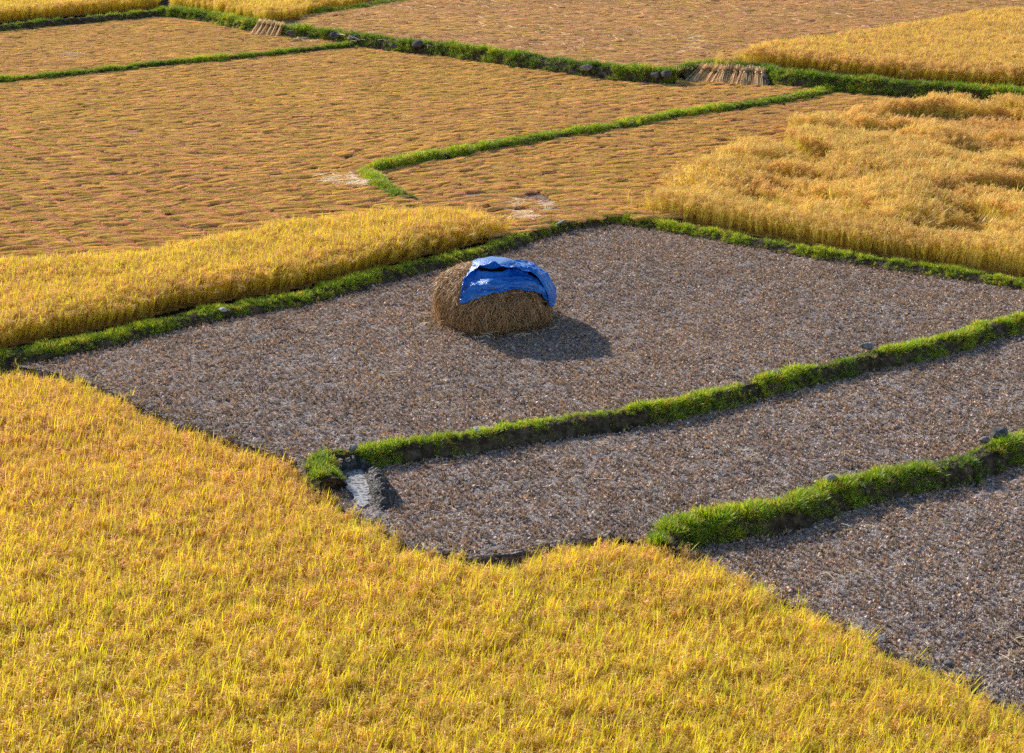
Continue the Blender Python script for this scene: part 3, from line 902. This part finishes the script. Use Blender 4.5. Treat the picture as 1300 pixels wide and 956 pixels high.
def lerp_line(pts, u):
    P = smooth_line(pts, .02); d = np.concatenate([[0], np.cumsum(np.linalg.norm(np.diff(P, axis=0), axis=1))]); d /= d[-1]
    return np.array([np.interp(u, d, P[:, k]) for k in range(P.shape[1])])


def crease(x, y, s, seed):
    """sharp-edged folds of stiff sheet"""
    a = abs(float(fbm(np.array([x]), np.array([y]), s, seed, 2)[0]) - .5) * 2
    return 1 - min(1, a * 3.2)


tarp_loc = (HX, HY, 0)
nu, nv = 96, 44
G = np.zeros((nu, nv, 3))
for i in range(nu):
    u = i / (nu - 1)
    a = lerp_line(arch, u); b = lerp_line(back, u)
    for j in range(nv):
        v = j / (nv - 1)
        q = a * (1 - v) + b * v
        lift = .09 + .26 * math.sin(PI * u) ** .8 * (1 - v) ** 1.6 + .05 * (float(fbm(q[0] * 1.0, q[1] * 1.0, .35, 5, 3)) - .5) * (1 if 0 < i < nu - 1 else 0)
        lift += .075 * crease(q[0] * .8 + q[1] * .5, q[1] * 1.1, .42, 31) + .035 * crease(q[0], q[1], .2, 33) + .012 * math.sin(u * 34 + v * 5 + 2 * math.sin(v * 4)) + .05 * (1 - v) ** 3 * math.sin(u * 17 + 1)
        G[i, j] = surf_pt(q[0], q[1], max(.07, lift))
tarp = cloth(G, "tarpaulin", None, tarp_loc)
tag(tarp, "crumpled blue tarpaulin draped over the top of the straw heap", "tarpaulin")
def plan_tht(x, y):
    th = math.atan2(y / .94, x); rr = math.hypot(x, y / .94) / (HR * (1 + .035 * math.sin(3 * th + 1) + .025 * math.sin(5 * th + 4)))
    ts = np.linspace(.55, .995, 120)
    return th, float(np.interp(-rr, -heap_r(0, ts), ts))


def skin(th, t, lift):
    e = .01; t = min(t, .985)
    f = lambda a, b: heap_pt(a, b) * np.array([1 + heap_lump(a, b), 1 + heap_lump(a, b), 1])
    n = np.cross(f(th + e, t) - f(th - e, t), f(th, t + e) - f(th, t - e)); n /= np.linalg.norm(n)
    return f(th, t) + n * lift


hem_tt = np.array([(-119, .62), (-113, .64), (-105, .70), (-93, .77), (-76, .79), (-60, .775), (-47, .73), (-35, .63), (-26, .46), (-17, .42)]) * [PI / 180, 1]
G = np.zeros((nu, 30, 3))
for i in range(nu):
    u = i / (nu - 1)
    th0, t0 = lerp_line(hem_tt, u)
    q = lerp_line(arch, u) + np.array([0, .3 * math.sin(PI * u)])
    th1, t1 = plan_tht(*q)
    for j in range(30):
        v = j / 29
        th = th0 * (1 - v) + th1 * v; t = t0 * (1 - v) + t1 * v
        x, y = u * 2.4, v * .8
        lift = .09 + .035 * math.sin(v * 11 + u * 6 + 1.5 * math.sin(u * 7)) * math.sin(PI * u) + .018 * math.sin(u * 30 + 4 * v) * (1 - v) + .08 * crease(x * .45 + .2 * y, y * 1.4, .3, 37) + .035 * crease(x, y, .17, 39)
        G[i, j] = skin(th, t, max(.06, lift))
flap = cloth(G, "folded_flap", tarp)


# ------------------------------------------------------------------ sheaves leaning on the banks
def sheaf_mesh(seed):
    random.seed(seed)
    mb = MB()
    S = [srgb(236, 214, 160), srgb(212, 188, 128), srgb(194, 174, 112), srgb(242, 226, 184), srgb(168, 148, 96)]
    for i in range(110):
        a = random.uniform(0, 2 * PI); r = math.sqrt(random.random())
        foot = np.array([math.cos(a) * r * .19, math.sin(a) * r * .12, random.uniform(-.02, .04)])
        mid = np.array([math.cos(a) * r * .08, math.sin(a) * r * .07, .78])
        top = np.array([math.cos(a) * r * .13 + random.gauss(0, .02), math.sin(a) * r * .1 + random.gauss(0, .02), random.uniform(.95, 1.12)])
        th = random.uniform(0, PI)
        mb.ribbon([foot, foot * .5 + mid * .5 + [random.gauss(0, .01)] * 3, mid, top], [.016, .018, .016, .010], [math.cos(th), math.sin(th), 0], vary(random.choice(S), .2, .05))
    return mb.mesh("straw", M_STRAW)


def band_mesh():
    mb = MB(); V = []; Fc = []
    for i in range(12):
        a = 2 * PI * i / 12
        for z, k in ((.74, .1), (.77, .106), (.80, .1)): V.append([math.cos(a) * k, math.sin(a) * k * .9, z])
    for i in range(12):
        j = (i + 1) % 12
        for q in range(2): Fc.append((i * 3 + q, j * 3 + q, j * 3 + q + 1, i * 3 + q + 1))
    mb.add(V, Fc, srgb(150, 116, 66))
    return mb.mesh("band", M_STRAW)


SHM = [sheaf_mesh(200 + k) for k in range(4)]; BDM = band_mesh()
ORD = "first second third fourth fifth sixth seventh eighth ninth tenth eleventh twelfth thirteenth fourteenth fifteenth sixteenth".split()
sheaf0 = bpy.data.objects.new("straw_sheaf", None); COL.objects.link(sheaf0)
sp = link("straw", SHM[0], sheaf0); link("band", BDM, sheaf0)


def place_sheaf(foot, top, label, group, first, k, s):
    if first: r = sheaf0
    else:
        r = sheaf0.copy(); COL.objects.link(r)
        for ch in list(sheaf0.children):
            c = ch.copy(); COL.objects.link(c); c.parent = r
    for c in r.children:
        if c.name.startswith("straw"): c.data = SHM[k % 4]
    r.location = foot
    d = Vector(top) - Vector(foot)
    r.rotation_euler = d.to_track_quat('Z', 'Y').to_euler()
    L = d.length / 1.05
    r.scale = (s, s, L)
    tag(r, label, "sheaf", group)


nsh = 14
for k in range(nsh):
    f = k / (nsh - 1)
    ft = at(864 + f * 104 + random.uniform(-1, 1), 105 + f * 7, ZH2 + .02)
    tp = at(884 + f * 84 + random.uniform(-2, 2), 82 + f * 5 + random.uniform(-1, 1), 1.0)
    place_sheaf(ft, tp, f"{ORD[k]} straw sheaf from the left in the long row against the upper right bank", "sheaves leaning on the right bank", k == 0, k, 1.35)
for k in range(6):
    f = k / 5
    ft = at(319 + f * 32, 46 + f * 2.5, ZH3 + .02)
    tp = at(332 + f * 27 + random.uniform(-1, 1), 25 + f * 4, 1.3)
    place_sheaf(ft, tp, f"{ORD[k]} straw sheaf from the left in the small group at the upper left", "sheaves leaning on the left bank", False, k + 1, 1.15)
place_sheaf(at(570, 67, ZH2 + .02), at(582, 54, 1.0), "lone tan sheaf lying against the stone-faced bank", None, False, 2, 1.1)


# ------------------------------------------------------------------ stones
def stone_mesh(seed):
    rs = np.random.default_rng(seed)
    import bmesh
    bm = bmesh.new(); bmesh.ops.create_icosphere(bm, subdivisions=3, radius=.5)
    dirs = rs.normal(0, 1, (9, 3)); dirs /= np.linalg.norm(dirs, axis=1)[:, None]
    cuts = rs.uniform(.3, .44, 9)
    for v in bm.verts:
        p = np.array(v.co)
        for d, c in zip(dirs, cuts):
            k = p @ d
            if k > c: p = p - d * (k - c) * .85
        p *= 1 + .05 * math.sin(p[0] * 14 + seed) * math.sin(p[1] * 11) * math.sin(p[2] * 12 + seed)
        v.co = p
    me = bpy.data.meshes.new("stone"); bm.to_mesh(me); bm.free()
    me.polygons.foreach_set("use_smooth", [True] * len(me.polygons))
    return me


STM = {}
for mi, mt in enumerate((M_STONE, M_DARKSTONE, M_PALESTONE)):
    for k in range(4):
        me = stone_mesh(300 + mi * 10 + k); me.materials.append(mt); STM[mi, k] = me


def stone(px, py, z, size, mi, label, group=None, flat=.7, name="stone"):
    p = at(px, py, z)
    o = link(name, STM[mi, random.randrange(4)], None, (p[0], p[1], z + size * flat * .18))
    o.scale = (size * random.uniform(.9, 1.3), size * random.uniform(.8, 1.1), size * flat)
    o.rotation_euler = (random.gauss(0, .2), random.gauss(0, .2), random.uniform(0, 6.28))
    return tag(o, label, "stone", group)


random.seed(21)
stone(606, 546, .14, .26, 2, "pale flat stone lying on the long bright green bund", flat=.4)
stone(1101, 441, .17, .34, 0, "grey stone on the back edge of the long green bund")
stone(987, 474, .17, .2, 0, "small grey stone half hidden in the grass of the long green bund")
stone(283, 394, .24, .24, 2, "white flat stone on the curved bund below the left rice strip", flat=.45)
stone(712, 284, .26, .4, 0, "grey flat stone on the bund near the corner behind the haystack", flat=.4)
stone(1268, 552, .10, .42, 1, "dark stone on top of the widest grassy bund near the right edge")
stone(1250, 560, .08, .26, 0, "grey stone beside the dark stone on the widest grassy bund")
stone(1053, 608, .08, .3, 0, "pale grey stone in the middle of the widest grassy bund", flat=.5)
stone(852, 699, -.25, .36, 2, "pale stone at the rounded near end of the widest grassy bund")
stone(872, 706, -.3, .3, 1, "dark stone at the rounded near end of the widest grassy bund")
stone(434, 603, -.25, .3, 0, "pinkish grey stone in the wet hollow by the grassy knoll")
stone(449, 570, .2, .26, 0, "small stone on the grassy knoll above the wet hollow")
stone(971, 98, .8, .4, 1, "upper stone of the two at the right end of the sheaf row")
stone(972, 107, .4, .6, 1, "lower bigger stone of the two at the right end of the sheaf row", flat=.8)
stone(1026, 108, .45, 1.0, 1, "dark boulder by the hooked corner of the bund under the upper right rice")
for px, py, s in ((948, 752, .26), (960, 748, .2), (1056, 787, .22), (1100, 802, .2), (1118, 812, .26), (1128, 822, .2), (1146, 820, .22), (1160, 834, .28), (1192, 850, .24), (1203, 842, .2), (1236, 862, .3), (1216, 868, .2)):
    stone(px, py, Z2 + .0, s * .8, 0 if random.random() < .8 else 1, "grey clod-like stone along the edge of the lower right mud field", "stones along the mud field edge", flat=.5)
for k, px in enumerate((225, 370, 392, 425, 445, 452, 478, 500, 530, 548, 598, 612, 640, 655, 668, 700, 716, 730, 745, 762, 778, 792, 806, 818, 832, 846)):
    py = np.interp(px, [p[0] for p in BF1], [p[1] for p in BF1]) + random.uniform(1, 9)
    stone(px, py, random.uniform(.5, .95), random.uniform(.4, .75), random.choice((0, 1, 1)), "grey stone showing in the face of the tall stone-faced bank", "stones in the tall bank")

# ------------------------------------------------------------------ wet hollow: water, mud mound
wl = [at(x, y, -.42)[:2] for x, y in ((440, 612), (452, 604), (464, 614), (468, 632), (468, 648), (459, 655), (447, 644), (441, 628))]
wl = smooth_line(np.array(wl + [wl[0]]), .05)[:-1]
wl += (np.stack([fbm(wl[:, 0], wl[:, 1], .18, 5), fbm(wl[:, 0], wl[:, 1], .18, 6)], 1) - .5) * .22
m, nt, out = new_mat("shallow_water")
b = nt.nodes.new("ShaderNodeBsdfPrincipled"); b.inputs["Roughness"].default_value = .12
tc = nt.nodes.new("ShaderNodeNewGeometry"); no = N(nt, "ShaderNodeTexNoise", Scale=11.0, Detail=6.0)
nt.links.new(tc.outputs["Position"], no.inputs["Vector"])
rp = nt.nodes.new("ShaderNodeValToRGB"); e = rp.color_ramp.elements
e[0].position = .38; e[0].color = (*srgb(120, 112, 108), 1); e[1].position = .52; e[1].color = (*srgb(214, 208, 204), 1)
nt.links.new(no.outputs[0], rp.inputs[0]); nt.links.new(rp.outputs[0], b.inputs["Base Color"])
bp = nt.nodes.new("ShaderNodeBump"); bp.inputs["Strength"].default_value = .8; bp.inputs["Distance"].default_value = .04
nt.links.new(no.outputs[0], bp.inputs["Height"]); nt.links.new(bp.outputs[0], b.inputs["Normal"])
nt.links.new(b.outputs[0], out.inputs[0])
mb = MB(); mb.add([[p[0], p[1], -.188] for p in wl], [tuple(range(len(wl)))], (1, 1, 1))
tag(mb.build("water", m), kind="structure")


def ridge(name, pts, zs, wid, hts, mat, seed, label, cat):
    P = smooth_line(np.array([[*at(x, y, z)[:2]] for (x, y), z in zip(pts, zs)]), .04)
    n = len(P); T = np.gradient(P, axis=0); T /= np.linalg.norm(T, axis=1)[:, None]
    Fn = np.stack([T[:, 1], -T[:, 0]], 1)
    u = np.linspace(0, 1, n); w = np.interp(u, np.linspace(0, 1, len(wid)), wid); h = np.interp(u, np.linspace(0, 1, len(hts)), hts)
    m = 15; V = np.zeros((n, m, 3)); c0 = P.mean(0); zb = min(zs)
    for j in range(m):
        a = PI * j / (m - 1)
        k = 1 + .4 * (fbm(u * 12 + j * .15, np.full(n, j * .8), 1.0, seed, 3) - .5)
        V[:, j, :2] = P + Fn * (math.cos(a) * w * k)[:, None] - c0
        V[:, j, 2] = zb + math.sin(a) * h * k - .06 + .03 * np.sin(u * 60 + j * .9) * math.sin(a)
    Fc = [(i * m + j, i * m + j + 1, (i + 1) * m + j + 1, (i + 1) * m + j) for i in range(n - 1) for j in range(m - 1)] + [tuple(range(m)), tuple(range(n * m - 1, (n - 1) * m - 1, -1))]
    mb = MB(); mb.add(V.reshape(-1, 3), Fc, (1, 1, 1))
    return tag(mb.build(name, mat, None, (c0[0], c0[1], 0), smooth=True), label, cat)


ridge("mud_mound", [(468, 600), (477, 612), (485, 628), (488, 640), (485, 650)], [Z1] * 5, [.12, .22, .26, .24, .10], [.18, .36, .42, .36, .06], M_WETMUD, 5, "streaked lump of scraped wet mud beside the shining water", "mud mound")
ridge("mud_slab", [(424, 604), (436, 596), (456, 592), (472, 597)], [Z1] * 4, [.14, .26, .28, .1], [.2, .30, .34, .12], M_WETMUD, 6, "dark wet mud heaped under the grassy knoll at the head of the water", "mud mound")

# ------------------------------------------------------------------ light
EL, SAZ = R(26), R(-38)
sdir = Vector((math.sin(SAZ) * math.cos(EL), math.cos(SAZ) * math.cos(EL), math.sin(EL)))
sl = bpy.data.lights.new("sun", 'SUN'); sl.energy = 5.0; sl.angle = R(.5); sl.color = (1, .95, .86)
so = bpy.data.objects.new("sun", sl); COL.objects.link(so)
so.rotation_euler = (-sdir).to_track_quat('-Z', 'Y').to_euler(); so.location = (-40, 60, 60)
w = bpy.data.worlds.new("World"); sc.world = w; w.use_nodes = True
bg = w.node_tree.nodes["Background"]
sky = w.node_tree.nodes.new("ShaderNodeTexSky"); sky.sky_type = 'NISHITA'; sky.sun_disc = False
sky.sun_elevation = EL; sky.sun_rotation = SAZ % (2 * PI); sky.altitude = 1500; sky.dust_density = 1.0
w.node_tree.links.new(sky.outputs[0], bg.inputs[0]); bg.inputs[1].default_value = .15
sc.view_settings.view_transform = 'Standard'; sc.view_settings.look = 'None'; sc.view_settings.exposure = 0
sc.cycles.max_bounces = 6; sc.cycles.diffuse_bounces = 4; sc.cycles.transmission_bounces = 3
sc.cycles.use_denoising = False
sc.cycles.use_adaptive_sampling = True; sc.cycles.adaptive_threshold = .03
